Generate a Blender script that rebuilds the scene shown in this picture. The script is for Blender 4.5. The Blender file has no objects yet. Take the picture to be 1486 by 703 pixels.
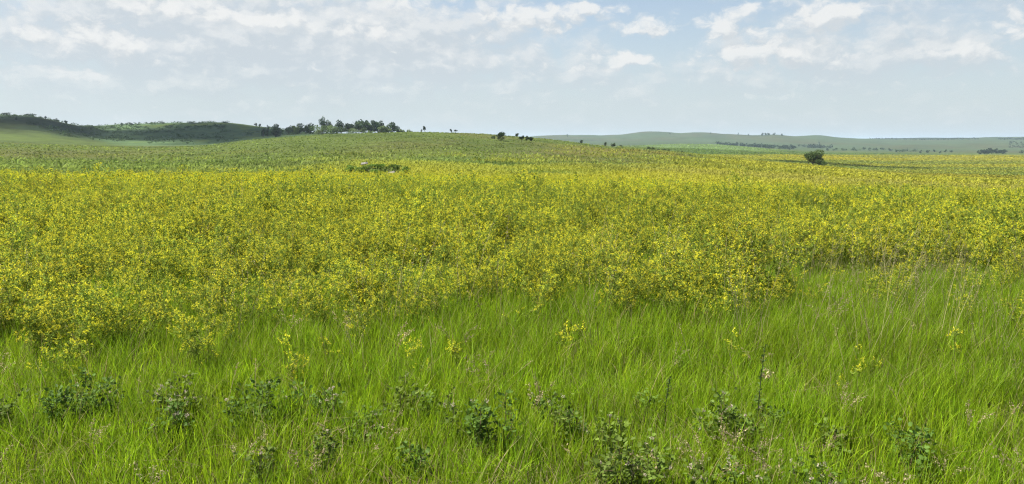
import bpy, math, numpy as np
R = math.radians
rng = np.random.default_rng(11)
SC = bpy.context.scene
COL = SC.collection

# ------------------------------------------------------------------ camera geometry (photo: 1486 x 703)
F, CX, CY, VH, HC = 1081.0, 743.0, 351.5, 205.0, 1.75
PITCH = math.atan((CY - VH) / F)
CP, SP = math.cos(PITCH), math.sin(PITCH)

def ray(u, v):
    """azimuth (from +Y towards +X) and slope dz/dr of the line of sight through a photo pixel"""
    u = np.asarray(u, float); v = np.asarray(v, float)
    x = (u - CX) / F; b = -(v - CY) / F
    y = CP + b * SP; z = -SP + b * CP
    return np.arctan2(x, y), z / np.hypot(x, y)

def project(x, y, z):
    z = z - HC
    fwd = y * CP - z * SP; up = y * SP + z * CP
    fwd = np.where(fwd < 1e-3, 1e-3, fwd)
    return CX + F * x / fwd, CY - F * up / fwd

# ------------------------------------------------------------------ noise
def _hash(i, j, s):
    n = (i.astype(np.int64) * 374761393 + j.astype(np.int64) * 668265263 + s * 1274126177) & 0x7fffffff
    n = ((n ^ (n >> 13)) * 1274126177) & 0x7fffffff
    return ((n ^ (n >> 16)) & 0xffff) / 65535.0

def vnoise(x, y, s=0):
    x = np.asarray(x, float); y = np.asarray(y, float)
    i = np.floor(x); j = np.floor(y); fx = x - i; fy = y - j
    fx = fx * fx * (3 - 2 * fx); fy = fy * fy * (3 - 2 * fy)
    a = _hash(i, j, s); b = _hash(i + 1, j, s); c = _hash(i, j + 1, s); d = _hash(i + 1, j + 1, s)
    return (a * (1 - fx) + b * fx) * (1 - fy) + (c * (1 - fx) + d * fx) * fy

def fbm(x, y, s=0, o=4):
    t = 0; a = .5; n = 0
    for k in range(o):
        t = t + a * vnoise(x * 2 ** k + 17.3 * k, y * 2 ** k - 9.1 * k, s + k); n += a; a *= .5
    return t / n

def smooth(a, b, x):
    t = np.clip((x - a) / (b - a), 0, 1); return t * t * (3 - 2 * t)

# ------------------------------------------------------------------ terrain: rows of (pixel column, pixel row) at set distances
ROWS = {
 25: [(0,276),(430,278),(743,286),(1000,294),(1200,300),(1486,302)],
 60: [(0,245),(200,247),(430,249),(600,252),(743,257),(860,260),(1000,265),(1186,273),(1300,278),(1486,282)],
 100: [(0,235),(200,239),(430,236),(600,235),(743,240),(860,243),(1000,250),(1186,260),(1300,266),(1486,271)],
 150: [(0,225),(200,229),(300,227),(430,222),(600,219),(743,225),(860,230),(1000,238),(1186,249),(1300,256),(1400,260),(1486,262.5)],
 200: [(0,217),(200,222),(300,219),(430,211),(600,207),(743,213),(860,222),(1000,230),(1186,243),(1281,250),(1346,253.5),(1486,259)],
 250: [(0,212),(200,217),(300,214),(430,203),(600,197),(743,204),(860,214),(1000,225),(1100,233),(1186,240),(1230,244),(1281,250.5),(1346,256),(1486,263)],
 300: [(0,208),(100,211),(200,213),(300,211),(370,202),(430,197),(480,194),(600,190.5),(700,193),(743,197),(790,201),(860,209.5),(930,216),(1000,222),(1070,230),(1110,235),(1186,241),(1230,246),(1281,252),(1346,256.5),(1486,262)],
 340: [(0,207),(100,210),(200,212),(260,212),(300,209),(370,200.5),(430,196),(480,193),(600,190),(700,193),(743,196),(790,200),(860,208.5),(930,216),(1000,222.5),(1070,230.5),(1110,235),(1186,242),(1281,252),(1346,255),(1486,260)],
 420: [(0,206),(100,210.5),(200,213),(300,211.5),(370,203),(430,199),(600,192),(700,195),(743,199),(790,203),(860,211),(930,219),(1000,226),(1070,231),(1186,240),(1281,248),(1346,250),(1486,252)],
 550: [(0,192),(60,194),(100,201),(150,206),(200,209),(300,210),(370,203),(430,196),(500,193.5),(600,195),(743,203),(860,214),(1000,224),(1070,229),(1186,235),(1300,242),(1486,244)],
 650: [(0,173),(60,176),(100,187),(150,197),(200,199),(300,198),(370,194),(430,192.5),(500,193),(600,197),(743,205),(860,214),(1000,222),(1186,232),(1300,238),(1486,239)],
 720: [(0,166),(60,168),(80,175),(100,180),(120,183),(150,189),(200,190),(300,187),(370,188),(430,192),(600,200),(743,207),(860,214),(1000,220),(1186,230),(1300,235),(1486,236)],
 900: [(0,171),(60,173),(100,184),(120,184.5),(150,182.5),(160,180),(200,178),(260,176),(330,176),(370,181),(410,188),(450,193),(600,204),(743,208),(860,213),(1000,217),(1186,227),(1300,231),(1486,231)],
 1100: [(0,180),(200,186),(330,186),(450,198),(600,207),(743,210),(860,213),(940,216),(1000,212),(1080,217),(1186,226),(1486,228)],
 1400: [(0,195),(330,198),(600,208),(860,212),(920,211),(980,208),(1050,210.5),(1110,216),(1186,223),(1486,226)],
 1700: [(0,200),(600,208),(860,212),(1000,213),(1110,216),(1186,221),(1486,224)],
 2400: [(0,203),(743,206),(860,207),(1000,206),(1110,212),(1186,215),(1300,217),(1486,218)],
 3000: [(0,204),(743,202),(860,202),(930,200),(1000,200),(1110,204),(1186,207),(1300,210),(1486,210)],
 3600: [(0,203),(700,199),(790,197),(830,196.3),(870,196),(900,194.5),(930,190.5),(950,189.3),(985,193),(1015,190.6),(1050,193.3),(1090,194.6),(1125,193.6),(1150,197),(1185,194.2),(1210,198),(1250,202),(1300,204),(1486,205)],
 4500: [(0,204),(1186,202),(1210,201.5),(1250,201.5),(1300,200.8),(1400,200),(1486,197.5),(1600,197)],
 6500: [(0,206),(1486,206)],
}
_az = np.linspace(R(-46), R(46), 369)
_ld = np.linspace(math.log(18), math.log(6500), 560)
def _build_table():
    us = CX + F / CP * np.tan(_az)
    ds = sorted(ROWS); S = []
    for d in ds:
        p = np.array(ROWS[d], float)
        v = np.interp(us, p[:, 0], p[:, 1])
        k = np.exp(-.5 * (np.arange(-6, 7) / (2.2 if d < 3000 else .9)) ** 2); k /= k.sum()
        v = np.convolve(np.pad(v, 6, mode='edge'), k, mode='valid')
        S.append(ray(us, v)[1])
    S = np.array(S); lds = np.log(ds)
    near = -HC / 18.0
    S = np.vstack([np.full(len(us), near), S]); lds = np.concatenate([[math.log(18)], lds])
    G = np.array([np.interp(_ld, lds, S[:, k]) for k in range(len(us))]).T
    k = np.exp(-.5 * (np.arange(-12, 13) / 4.0) ** 2); k /= k.sum()
    Gp = np.pad(G, ((12, 12), (0, 0)), mode='edge')
    out = sum(k[i] * Gp[i:i + len(_ld)] for i in range(25))
    return out
TAB = _build_table()
MOUND = None

def height(x, y):
    x = np.asarray(x, float); y = np.asarray(y, float)
    d = np.hypot(x, y); az = np.arctan2(x, np.maximum(y, 1e-6))
    az = np.where(y <= 0, np.sign(x) * R(46), np.clip(az, R(-46), R(46)))
    fa = (az - _az[0]) / (_az[1] - _az[0]); ia = np.clip(fa.astype(int), 0, len(_az) - 2); fa = fa - ia
    l = np.log(np.clip(d, 18, 6500)); fl = (l - _ld[0]) / (_ld[1] - _ld[0]); il = np.clip(fl.astype(int), 0, len(_ld) - 2); fl = fl - il
    s = (TAB[il, ia] * (1 - fa) + TAB[il, ia + 1] * fa) * (1 - fl) + (TAB[il + 1, ia] * (1 - fa) + TAB[il + 1, ia + 1] * fa) * fl
    z = HC + s * d
    z = z - .5 * smooth(18, 40, d) * (1 - smooth(420, 700, d))     # rows above give plant tops
    w = smooth(18, 25, d)
    z = z * w
    back = smooth(-20, 60, y)                                       # level ground behind the camera
    z = z * np.where(d > 60, back, 1)
    z = z + (fbm(x * .35, y * .35, 5, 3) - .5) * .10 * smooth(2, 6, d)
    z = z + (fbm(x * .05, y * .05, 6, 3) - .5) * .5 * smooth(20, 80, d)
    z = z + (fbm(x * .008, y * .008, 7, 4) - .5) * 6 * smooth(450, 900, d) * (1 - .6 * smooth(1000, 1500, d))
    z = z + (fbm(x * .0055, y * .0055, 8, 4) - .5) * 22 * smooth(2300, 2900, d) * (1 - .6 * smooth(3400, 3800, d))
    if MOUND is not None:
        z = z + .75 * np.exp(-(((x - MOUND[0]) / 2.6) ** 2 + ((y - MOUND[1]) / 2.2) ** 2))
    return z

def at(u, d, v=220.):
    """a point on the ground in photo column u at distance d"""
    a = float(ray(u, v)[0]); x, y = d * math.sin(a), d * math.cos(a)
    return np.array([x, y, float(height(x, y))])
_m = at(545, 66, 243); MOUND = (_m[0], _m[1])

# ------------------------------------------------------------------ what grows where
YG_U = [0, 200, 430, 600, 743, 860, 1000, 1186, 1300, 1486]
YG_V = [190, 205, 212, 220, 230, 240, 250, 265, 285]
YG = np.array([
 [.04,.04,.04,.04,.06,.1,.2,.4,.5,.5],
 [.06,.06,.05,.06,.10,.12,.3,.5,.6,.6],
 [.18,.14,.08,.10,.15,.25,.35,.6,.7,.7],
 [.22,.16,.12,.25,.30,.30,.45,.7,.8,.8],
 [.10,.10,.25,.45,.45,.42,.60,.85,.9,.9],
 [.08,.10,.42,.58,.55,.60,.78,.95,.95,.95],
 [.5,.45,.55,.62,.65,.72,.88,.97,1,1],
 [.95,.95,.9,.8,.75,.82,.92,1,1,1],
 [1,1,1,1,1,1,1,1,1,1]])
def grid2(G, us, vs, u, v):
    us = np.array(us, float); vs = np.array(vs, float)
    u = np.clip(u, us[0], us[-1]); v = np.clip(v, vs[0], vs[-1])
    i = np.clip(np.searchsorted(us, u, side='right') - 1, 0, len(us) - 2); j = np.clip(np.searchsorted(vs, v, side='right') - 1, 0, len(vs) - 2)
    fu = (u - us[i]) / (us[i + 1] - us[i]); fv = (v - vs[j]) / (vs[j + 1] - vs[j])
    return (G[j, i] * (1 - fu) + G[j, i + 1] * fu) * (1 - fv) + (G[j + 1, i] * (1 - fu) + G[j + 1, i + 1] * fu) * fv

_fe = np.array([(-300,490),(0,490),(200,486),(400,482),(520,474),(600,462),(680,445),(743,425),(850,440),(950,450),(1050,440),(1120,425),(1180,405),(1250,378),(1350,370),(1486,378),(1800,380)], float)
def front(x, y):
    """distance at which the stand of yellow flowers begins in this direction"""
    az = np.arctan2(x, y); u = CX + F * np.tan(az) / CP
    v = np.interp(u, _fe[:, 0], _fe[:, 1])
    s = ray(u, v)[1]
    return (HC - .33) / (-s)
def yellow(x, y, z=None):
    """0..1 how much yellow sweet clover grows at a place"""
    d = np.hypot(x, y)
    if z is None: z = height(x, y)
    u, v = project(x, y, z + .5 * smooth(15, 30, d))
    g = grid2(YG, YG_U, YG_V, u, v)
    f = front(x, y) + (fbm(x * .8, y * .8, 31, 3) - .5) * 1.8
    g = g * smooth(-.8, 1.7, d - f) ** .8
    n = fbm(x * .10, y * .06, 33, 4)
    pat = smooth(.25, .62, n + (g - .5) * .55)
    g = np.clip(g * (.35 + .9 * pat), 0, 1)
    g = np.where(g < .4, g * (1.7 * smooth(.48, .66, fbm(x * .035, y * .02, 37, 4)) + .1), g)
    gap = fbm(x * .45, y * .45, 35, 3)
    g = g * np.where(d < 40, smooth(.22 + .03 * (u < 440), .38 + .04 * (u < 440), gap), 1)
    g = g * (1 - smooth(380, 430, d))
    if MOUND is not None: g = g * smooth(.75, 1.2, np.hypot((x - MOUND[0]) / 2.9, (y - MOUND[1]) / 3.6))
    return g

# ------------------------------------------------------------------ mesh buffers
class MB:
    def __init__(s): s.q = []; s.qc = []; s.t = []; s.tc = []
    def quads(s, P, C):
        P = np.asarray(P, float).reshape(-1, 4, 3); s.q.append(P)
        C = np.asarray(C, float); s.qc.append(_cc(C, len(P), 4))
    def tris(s, P, C):
        P = np.asarray(P, float).reshape(-1, 3, 3); s.t.append(P)
        C = np.asarray(C, float); s.tc.append(_cc(C, len(P), 3))
    def tube(s, path, rad, col, n=6):
        path = np.asarray(path, float); rad = np.broadcast_to(np.asarray(rad, float), (len(path),))
        tg = np.gradient(path, axis=0); tg /= np.linalg.norm(tg, axis=1, keepdims=True) + 1e-9
        ref = np.where(np.abs(tg[:, 2:3]) > .9, [[1., 0, 0]], [[0, 0, 1.]])
        a = np.cross(tg, ref); a /= np.linalg.norm(a, axis=1, keepdims=True) + 1e-9; b = np.cross(tg, a)
        th = np.linspace(0, 2 * np.pi, n, endpoint=False)
        ring = path[:, None] + rad[:, None, None] * (a[:, None] * np.cos(th)[None, :, None] + b[:, None] * np.sin(th)[None, :, None])
        r2 = np.roll(ring, -1, axis=1)
        Q = np.stack([ring[:-1], r2[:-1], r2[1:], ring[1:]], axis=2).reshape(-1, 4, 3)
        s.quads(Q, np.asarray(col, float)[None, :] if np.ndim(col) == 1 else col)
    def merge(s, o):
        s.q += o.q; s.qc += o.qc; s.t += o.t; s.tc += o.tc
    def mesh(s, name, mat, smooth_=False):
        q = np.concatenate(s.q) if s.q else np.zeros((0, 4, 3)); t = np.concatenate(s.t) if s.t else np.zeros((0, 3, 3))
        qc = np.concatenate(s.qc) if s.qc else np.zeros((0, 4, 3)); tc = np.concatenate(s.tc) if s.tc else np.zeros((0, 3, 3))
        V = np.concatenate([q.reshape(-1, 3), t.reshape(-1, 3)]); C = np.concatenate([qc.reshape(-1, 3), tc.reshape(-1, 3)])
        lt = np.concatenate([np.full(len(q), 4), np.full(len(t), 3)]).astype(np.int32)
        return raw_mesh(name, V, np.arange(len(V), dtype=np.int32), lt, C, mat, smooth_)
    def obj(s, name, mat, parent=None, loc=None, smooth_=False):
        return link(name, s.mesh(name, mat, smooth_), parent, loc)

def _cc(C, n, k):
    if C.ndim == 1: C = C[None]
    if C.ndim == 2: C = np.broadcast_to(C[:, None, :], (C.shape[0], k, 3))
    return np.broadcast_to(C, (n, k, 3))

def raw_mesh(name, V, idx, lt, C, mat, smooth_=False):
    me = bpy.data.meshes.new(name)
    me.vertices.add(len(V)); me.loops.add(len(idx)); me.polygons.add(len(lt))
    me.vertices.foreach_set('co', np.ascontiguousarray(V, dtype=np.float32).ravel())
    me.loops.foreach_set('vertex_index', idx)
    me.polygons.foreach_set('loop_start', np.concatenate([[0], np.cumsum(lt)[:-1]]).astype(np.int32))
    me.polygons.foreach_set('loop_total', lt)
    if smooth_: me.polygons.foreach_set('use_smooth', np.ones(len(lt), dtype=bool))
    me.update(calc_edges=True)
    if C is not None:
        a = me.color_attributes.new('Col', 'FLOAT_COLOR', 'POINT')
        a.data.foreach_set('color', np.concatenate([C, np.ones((len(C), 1))], axis=1).astype(np.float32).ravel())
    if mat: me.materials.append(mat)
    return me

def link(name, me, parent=None, loc=None):
    o = bpy.data.objects.new(name, me); COL.objects.link(o)
    if parent: o.parent = parent
    if loc is not None: o.location = [float(c) for c in loc]
    return o
def thing(name, label, cat, loc=(0, 0, 0), rz=0, group=None):
    o = link(name, None, None, loc); o.rotation_euler = (0, 0, rz); o.empty_display_size = .2
    return tag(o, label, cat, group)
def tag(o, label, cat, group=None, kind=None):
    o['label'] = label; o['category'] = cat
    if group: o['group'] = group
    if kind: o['kind'] = kind
    return o

# ------------------------------------------------------------------ materials
def nn(nt, t, **kw):
    n = nt.nodes.new(t)
    for k, v in kw.items():
        if k == 'inp':
            for a, b in v.items(): n.inputs[a].default_value = b
        else: setattr(n, k, v)
    return n
def leaf_mat(name, trans=.35, rough=.5, spec=.25, var=.25, hue=.02, noise=None):
    m = bpy.data.materials.new(name); m.use_nodes = True; nt = m.node_tree; nt.nodes.clear(); L = nt.links.new
    at_ = nn(nt, 'ShaderNodeAttribute', attribute_name='Col'); oi = nn(nt, 'ShaderNodeObjectInfo')
    hs = nn(nt, 'ShaderNodeHueSaturation')
    mv = nn(nt, 'ShaderNodeMapRange', inp={'To Min': 1 - var, 'To Max': 1 + var})
    mh = nn(nt, 'ShaderNodeMapRange', inp={'To Min': .5 - hue, 'To Max': .5 + hue})
    wn = nn(nt, 'ShaderNodeMath', operation='FRACT'); mu = nn(nt, 'ShaderNodeMath', operation='MULTIPLY', inp={1: 17.31})
    L(oi.outputs['Random'], mv.inputs[0]); L(oi.outputs['Random'], mu.inputs[0]); L(mu.outputs[0], wn.inputs[0]); L(wn.outputs[0], mh.inputs[0])
    L(at_.outputs['Color'], hs.inputs['Color']); L(mv.outputs[0], hs.inputs['Value']); L(mh.outputs[0], hs.inputs['Hue'])
    pr = nn(nt, 'ShaderNodeBsdfPrincipled', inp={'Roughness': rough, 'Specular IOR Level': spec})
    tr = nn(nt, 'ShaderNodeBsdfTranslucent'); mx = nn(nt, 'ShaderNodeMixShader', inp={0: trans}); out = nn(nt, 'ShaderNodeOutputMaterial')
    L(hs.outputs[0], pr.inputs['Base Color']); L(hs.outputs[0], tr.inputs['Color'])
    L(pr.outputs[0], mx.inputs[1]); L(tr.outputs[0], mx.inputs[2]); L(mx.outputs[0], out.inputs[0])
    return m
M_GRASS = leaf_mat('grass_blade', .5, .5, .14, .22, .012)
M_PLANT = leaf_mat('clover_plant', .45, .7, .05, .15, .008)
M_SHRUB = leaf_mat('shrub_leaf', .25, .6, .08, .12, .01)
M_TREE = leaf_mat('tree_leaf', .25, .7, .05, .12, .01)
M_WOOD = leaf_mat('bark', .0, .9, .1, .1, .01)

def ground_mat():
    m = bpy.data.materials.new('prairie_ground'); m.use_nodes = True; nt = m.node_tree; L = nt.links.new
    pr = nt.nodes['Principled BSDF']; pr.inputs['Roughness'].default_value = .95; pr.inputs['Specular IOR Level'].default_value = .05
    at_ = nn(nt, 'ShaderNodeAttribute', attribute_name='Col'); ge = nn(nt, 'ShaderNodeNewGeometry')
    cur = at_.outputs['Color']
    for sc, lo, hi, det in ((.012, .75, 1.25, 5), (.11, .7, 1.3, 6), (1.7, .75, 1.25, 5)):
        nz = nn(nt, 'ShaderNodeTexNoise', inp={'Scale': sc, 'Detail': det, 'Roughness': .65}); L(ge.outputs['Position'], nz.inputs['Vector'])
        mr = nn(nt, 'ShaderNodeMapRange', inp={'From Min': .3, 'From Max': .7, 'To Min': lo, 'To Max': hi}); L(nz.outputs[0], mr.inputs[0])
        vm = nn(nt, 'ShaderNodeVectorMath', operation='SCALE'); L(cur, vm.inputs[0]); L(mr.outputs[0], vm.inputs['Scale']); cur = vm.outputs[0]
    L(cur, pr.inputs['Base Color'])
    nz = nn(nt, 'ShaderNodeTexNoise', inp={'Scale': .6, 'Detail': 8, 'Roughness': .7}); L(ge.outputs['Position'], nz.inputs['Vector'])
    bp = nn(nt, 'ShaderNodeBump', inp={'Strength': .5, 'Distance': .6}); L(nz.outputs[0], bp.inputs['Height']); L(bp.outputs[0], pr.inputs['Normal'])
    return m
M_GROUND = ground_mat()

# ------------------------------------------------------------------ ground sheet
c_past = np.array([.110, .150, .034]); c_yel = np.array([.185, .172, .014]); c_tan = np.array([.150, .130, .050]); c_brush = np.array([.034, .058, .026])
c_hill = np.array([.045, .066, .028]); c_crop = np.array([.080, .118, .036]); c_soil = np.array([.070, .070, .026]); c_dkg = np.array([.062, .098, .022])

def mix(a, b, t): return a + (b - a) * np.asarray(t)[..., None]
def cover(x, y, z):
    d = np.hypot(x, y); u, v = project(x, y, z)
    n1 = fbm(x * .02, y * .012, 51, 5); n2 = fbm(x * .004, y * .0025, 53, 5); n3 = fbm(x * .09, y * .05, 55, 4)
    c = np.broadcast_to(c_past, x.shape + (3,)).copy()
    c = mix(c, c_tan, smooth(.5, .75, n1) * .5)
    c = mix(c, c_dkg, smooth(.56, .75, n3) * .5)
    c = mix(c, c_yel, np.clip(yellow(x, y, z) * 1.0, 0, 1) * .85)
    # the valley floor to the right: yellow and green strips
    vb = smooth(380, 440, d) * smooth(900, 1020, u)
    band = np.interp(v, [218, 224, 225.5, 227, 232, 234, 237, 240, 243, 246, 248.5, 250, 254, 258], [.0, .0, .75, .8, .75, .45, .35, .6, .35, .3, .6, .55, .15, .1])
    band = np.clip(band + (fbm(x * .006, y * .012, 57, 4) - .5) * .9, 0, 1) * smooth(940, 1060, u)
    c = mix(c, mix(np.broadcast_to(c_dkg * 1.35, c.shape), c_yel * 1.4, band), vb * (1 - smooth(1500, 1800, d)))
    # pale green rise
    c = mix(c, np.broadcast_to(c_tan * 1.15, c.shape), .55 * np.exp(-((u - 830) / 110) ** 2 - ((v - 222) / 7) ** 2) * smooth(60, 100, d) * (1 - smooth(330, 380, d)))
    c = mix(c, c * .56, smooth(75, 150, d))  # farther ground darkened in its colour, standing in for shade among tufts
    c = mix(c, c_crop, smooth(900, 1050, d) * (1 - smooth(1550, 1700, d)) * smooth(900, 960, u) * (1 - smooth(1090, 1180, u + (v - 215) * 4)))
    # far hills
    far = smooth(1650, 2000, d)
    hc = mix(np.broadcast_to(c_hill, c.shape), c_tan * .38, smooth(.42, .7, n2) * .7)
    hc = mix(hc, c_brush, smooth(.60, .72, n2 + .12 * (n1 - .5)) * .7)
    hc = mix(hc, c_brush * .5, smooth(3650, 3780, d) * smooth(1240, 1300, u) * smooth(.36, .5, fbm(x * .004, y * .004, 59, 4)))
    c = mix(c, hc, far)
    # brushy hills to the left; colour painted lighter where the cloud shade falls
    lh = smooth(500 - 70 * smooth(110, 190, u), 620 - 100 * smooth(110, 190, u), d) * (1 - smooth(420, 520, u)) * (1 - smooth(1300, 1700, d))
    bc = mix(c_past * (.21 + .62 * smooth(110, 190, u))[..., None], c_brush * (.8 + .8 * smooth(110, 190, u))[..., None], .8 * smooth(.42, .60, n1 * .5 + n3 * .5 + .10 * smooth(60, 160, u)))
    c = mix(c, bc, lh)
    # litter under the near plants
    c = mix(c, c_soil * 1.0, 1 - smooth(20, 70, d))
    return c

def build_ground():
    az = np.concatenate([np.linspace(-180, -48, 45)[:-1], np.linspace(-48, 48, 620), np.linspace(48, 180, 45)[1:-1]])
    az = np.radians(az); rr = np.concatenate([[0.], np.geomspace(.8, 18, 50), np.geomspace(18.6, 600, 210), np.geomspace(607, 6400, 150), [9000, 14000]])
    A, D = np.meshgrid(az, rr); x = D * np.sin(A); y = D * np.cos(A); z = height(x, y)
    z = np.where(D > 6400, np.minimum(z, -30), z)
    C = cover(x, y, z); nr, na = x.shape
    V = np.stack([x, y, z], -1).reshape(-1, 3)
    i = np.arange(nr - 1)[:, None]; j = np.arange(na)[None, :]; j2 = (j + 1) % na
    q = np.stack([i * na + j, i * na + j2, (i + 1) * na + j2, (i + 1) * na + j], -1).reshape(-1, 4)[:, ::-1]
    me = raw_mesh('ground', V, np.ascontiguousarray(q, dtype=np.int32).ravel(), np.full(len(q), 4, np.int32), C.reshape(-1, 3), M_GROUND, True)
    o = link('ground', me); o['kind'] = 'structure'; o['label'] = 'rolling prairie ground under the grass and flowers'; o['category'] = 'ground'
build_ground()

# ------------------------------------------------------------------ plant generators
def unit(v): return v / (np.linalg.norm(v, axis=-1, keepdims=True) + 1e-9)
def blades(mb, g, m, spread, h, w, lean, bend, col0, col1, seg=4, jit=.18):
    """m curved tapering blades round the origin; h, w are (lo, hi)"""
    b = np.stack([g.normal(0, spread, m), g.normal(0, spread, m), np.full(m, -.03)], -1)
    H = g.uniform(*h, m); W = g.uniform(*w, m); a = g.uniform(0, 2 * np.pi, m)
    dr = np.stack([np.cos(a), np.sin(a), np.zeros(m)], -1)
    ln = g.uniform(*lean, m); bd = g.uniform(*bend, m)
    t = np.linspace(0, 1, seg + 1)[None, :, None]
    c = b[:, None] + np.array([0, 0, 1.]) * (H[:, None, None] * (t - .45 * bd[:, None, None] * t ** 2.5)) + dr[:, None] * (H[:, None, None] * (ln[:, None, None] * t + bd[:, None, None] * t ** 2.2))
    a2 = a + np.pi / 2 + g.normal(0, .7, m); sd = np.stack([np.cos(a2), np.sin(a2), np.zeros(m)], -1)
    wt = W[:, None, None] * .5 * np.clip(1.02 - t ** 1.8, .06, 1)
    l = c - sd[:, None] * wt; r = c + sd[:, None] * wt
    Q = np.stack([l[:, :-1], r[:, :-1], r[:, 1:], l[:, 1:]], 2)
    k = g.normal(1, jit, (m, 1, 1)).clip(.5, 1.6)
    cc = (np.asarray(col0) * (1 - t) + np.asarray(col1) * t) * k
    cc = cc * np.array([1, 1, 1.]) + g.normal(0, .012, (m, 1, 1)) * np.array([1, .2, 0])
    cc = np.clip(cc, .004, 1)
    QC = np.stack([cc[:, :-1], cc[:, :-1], cc[:, 1:], cc[:, 1:]], 2)
    mb.quads(Q.reshape(-1, 4, 3), QC.reshape(-1, 4, 3))

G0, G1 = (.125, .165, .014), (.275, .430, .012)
S0, S1 = (.24, .19, .085), (.42, .34, .17)
def grass_tuft(seed, kind):
    g = np.random.default_rng(seed); mb = MB()
    if kind == 'lush':
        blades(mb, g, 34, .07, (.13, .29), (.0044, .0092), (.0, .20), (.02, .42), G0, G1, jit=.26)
        blades(mb, g, 4, .06, (.10, .28), (.003, .005), (.1, .6), (.2, .9), S0, S1)
    elif kind == 'fine':
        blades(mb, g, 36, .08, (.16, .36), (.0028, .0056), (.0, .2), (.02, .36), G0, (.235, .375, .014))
        blades(mb, g, 3, .06, (.2, .4), (.002, .004), (.1, .4), (.2, .6), S0, S1)
    elif kind == 'straw':
        blades(mb, g, 16, .08, (.14, .34), (.003, .006), (.1, .7), (.3, 1.0), S0, S1)
        blades(mb, g, 12, .07, (.2, .36), (.004, .008), (.0, .4), (.1, .7), G0, G1)
    elif kind == 'seed':
        blades(mb, g, 8, .06, (.2, .36), (.004, .008), (.0, .4), (.1, .7), G0, G1)
        for i in range(3):                                           # nodding tan seed heads
            a = g.uniform(0, 6.28); h = g.uniform(.24, .40); t = np.linspace(0, 1, 7)
            path = np.stack([np.cos(a) * (.05 * t + .10 * t ** 3), np.sin(a) * (.05 * t + .10 * t ** 3), h * (t - .16 * t ** 4)], -1)
            mb.tube(path, .0012, (.30, .24, .11), 3)
            n = 34; s = g.uniform(.62, 1, n); p = np.stack([np.interp(s, t, path[:, k]) for k in range(3)], -1) + g.normal(0, .007, (n, 3))
            petals(mb, g, p, .011, .0035, (.43, .36, .20), .2, down=-.5)
    elif kind == 'stalk':
        for i in range(4):
            a = g.uniform(0, 6.28); h = g.uniform(.5, .85); ln = g.uniform(.05, .4); t = np.linspace(0, 1, 6)
            path = np.stack([np.cos(a) * h * (ln * t + .1 * t ** 2) + g.normal(0, .04), np.sin(a) * h * (ln * t + .1 * t ** 2) + g.normal(0, .04), h * t], -1)
            mb.tube(path, np.linspace(.0019, .0009, 6), np.array((.43, .40, .19)) * g.uniform(.75, 1.15), 3)
            n = 16; s = g.uniform(.72, 1, n); p = np.stack([np.interp(s, t, path[:, k]) for k in range(3)], -1) + g.normal(0, .006, (n, 3))
            petals(mb, g, p, .012, .003, (.36, .31, .17), .2, down=.6)
    return mb

def petals(mb, g, p, ln, w, col, jit=.15, down=0.):
    """small folded quads at points p in scattered directions"""
    n = len(p); d = g.normal(0, 1, (n, 3)); d[:, 2] += down * 1.5; d = unit(d); s = unit(np.cross(d, g.normal(0, 1, (n, 3))))
    L = ln * g.uniform(.6, 1.3, (n, 1)); W = w * g.uniform(.7, 1.3, (n, 1))
    Q = np.stack([p, p + d * L * .5 + s * W, p + d * L, p + d * L * .5 - s * W], 1)
    c = np.asarray(col)[None] * g.normal(1, jit, (n, 1)).clip(.45, 1.6)
    mb.quads(Q, c)

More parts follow.
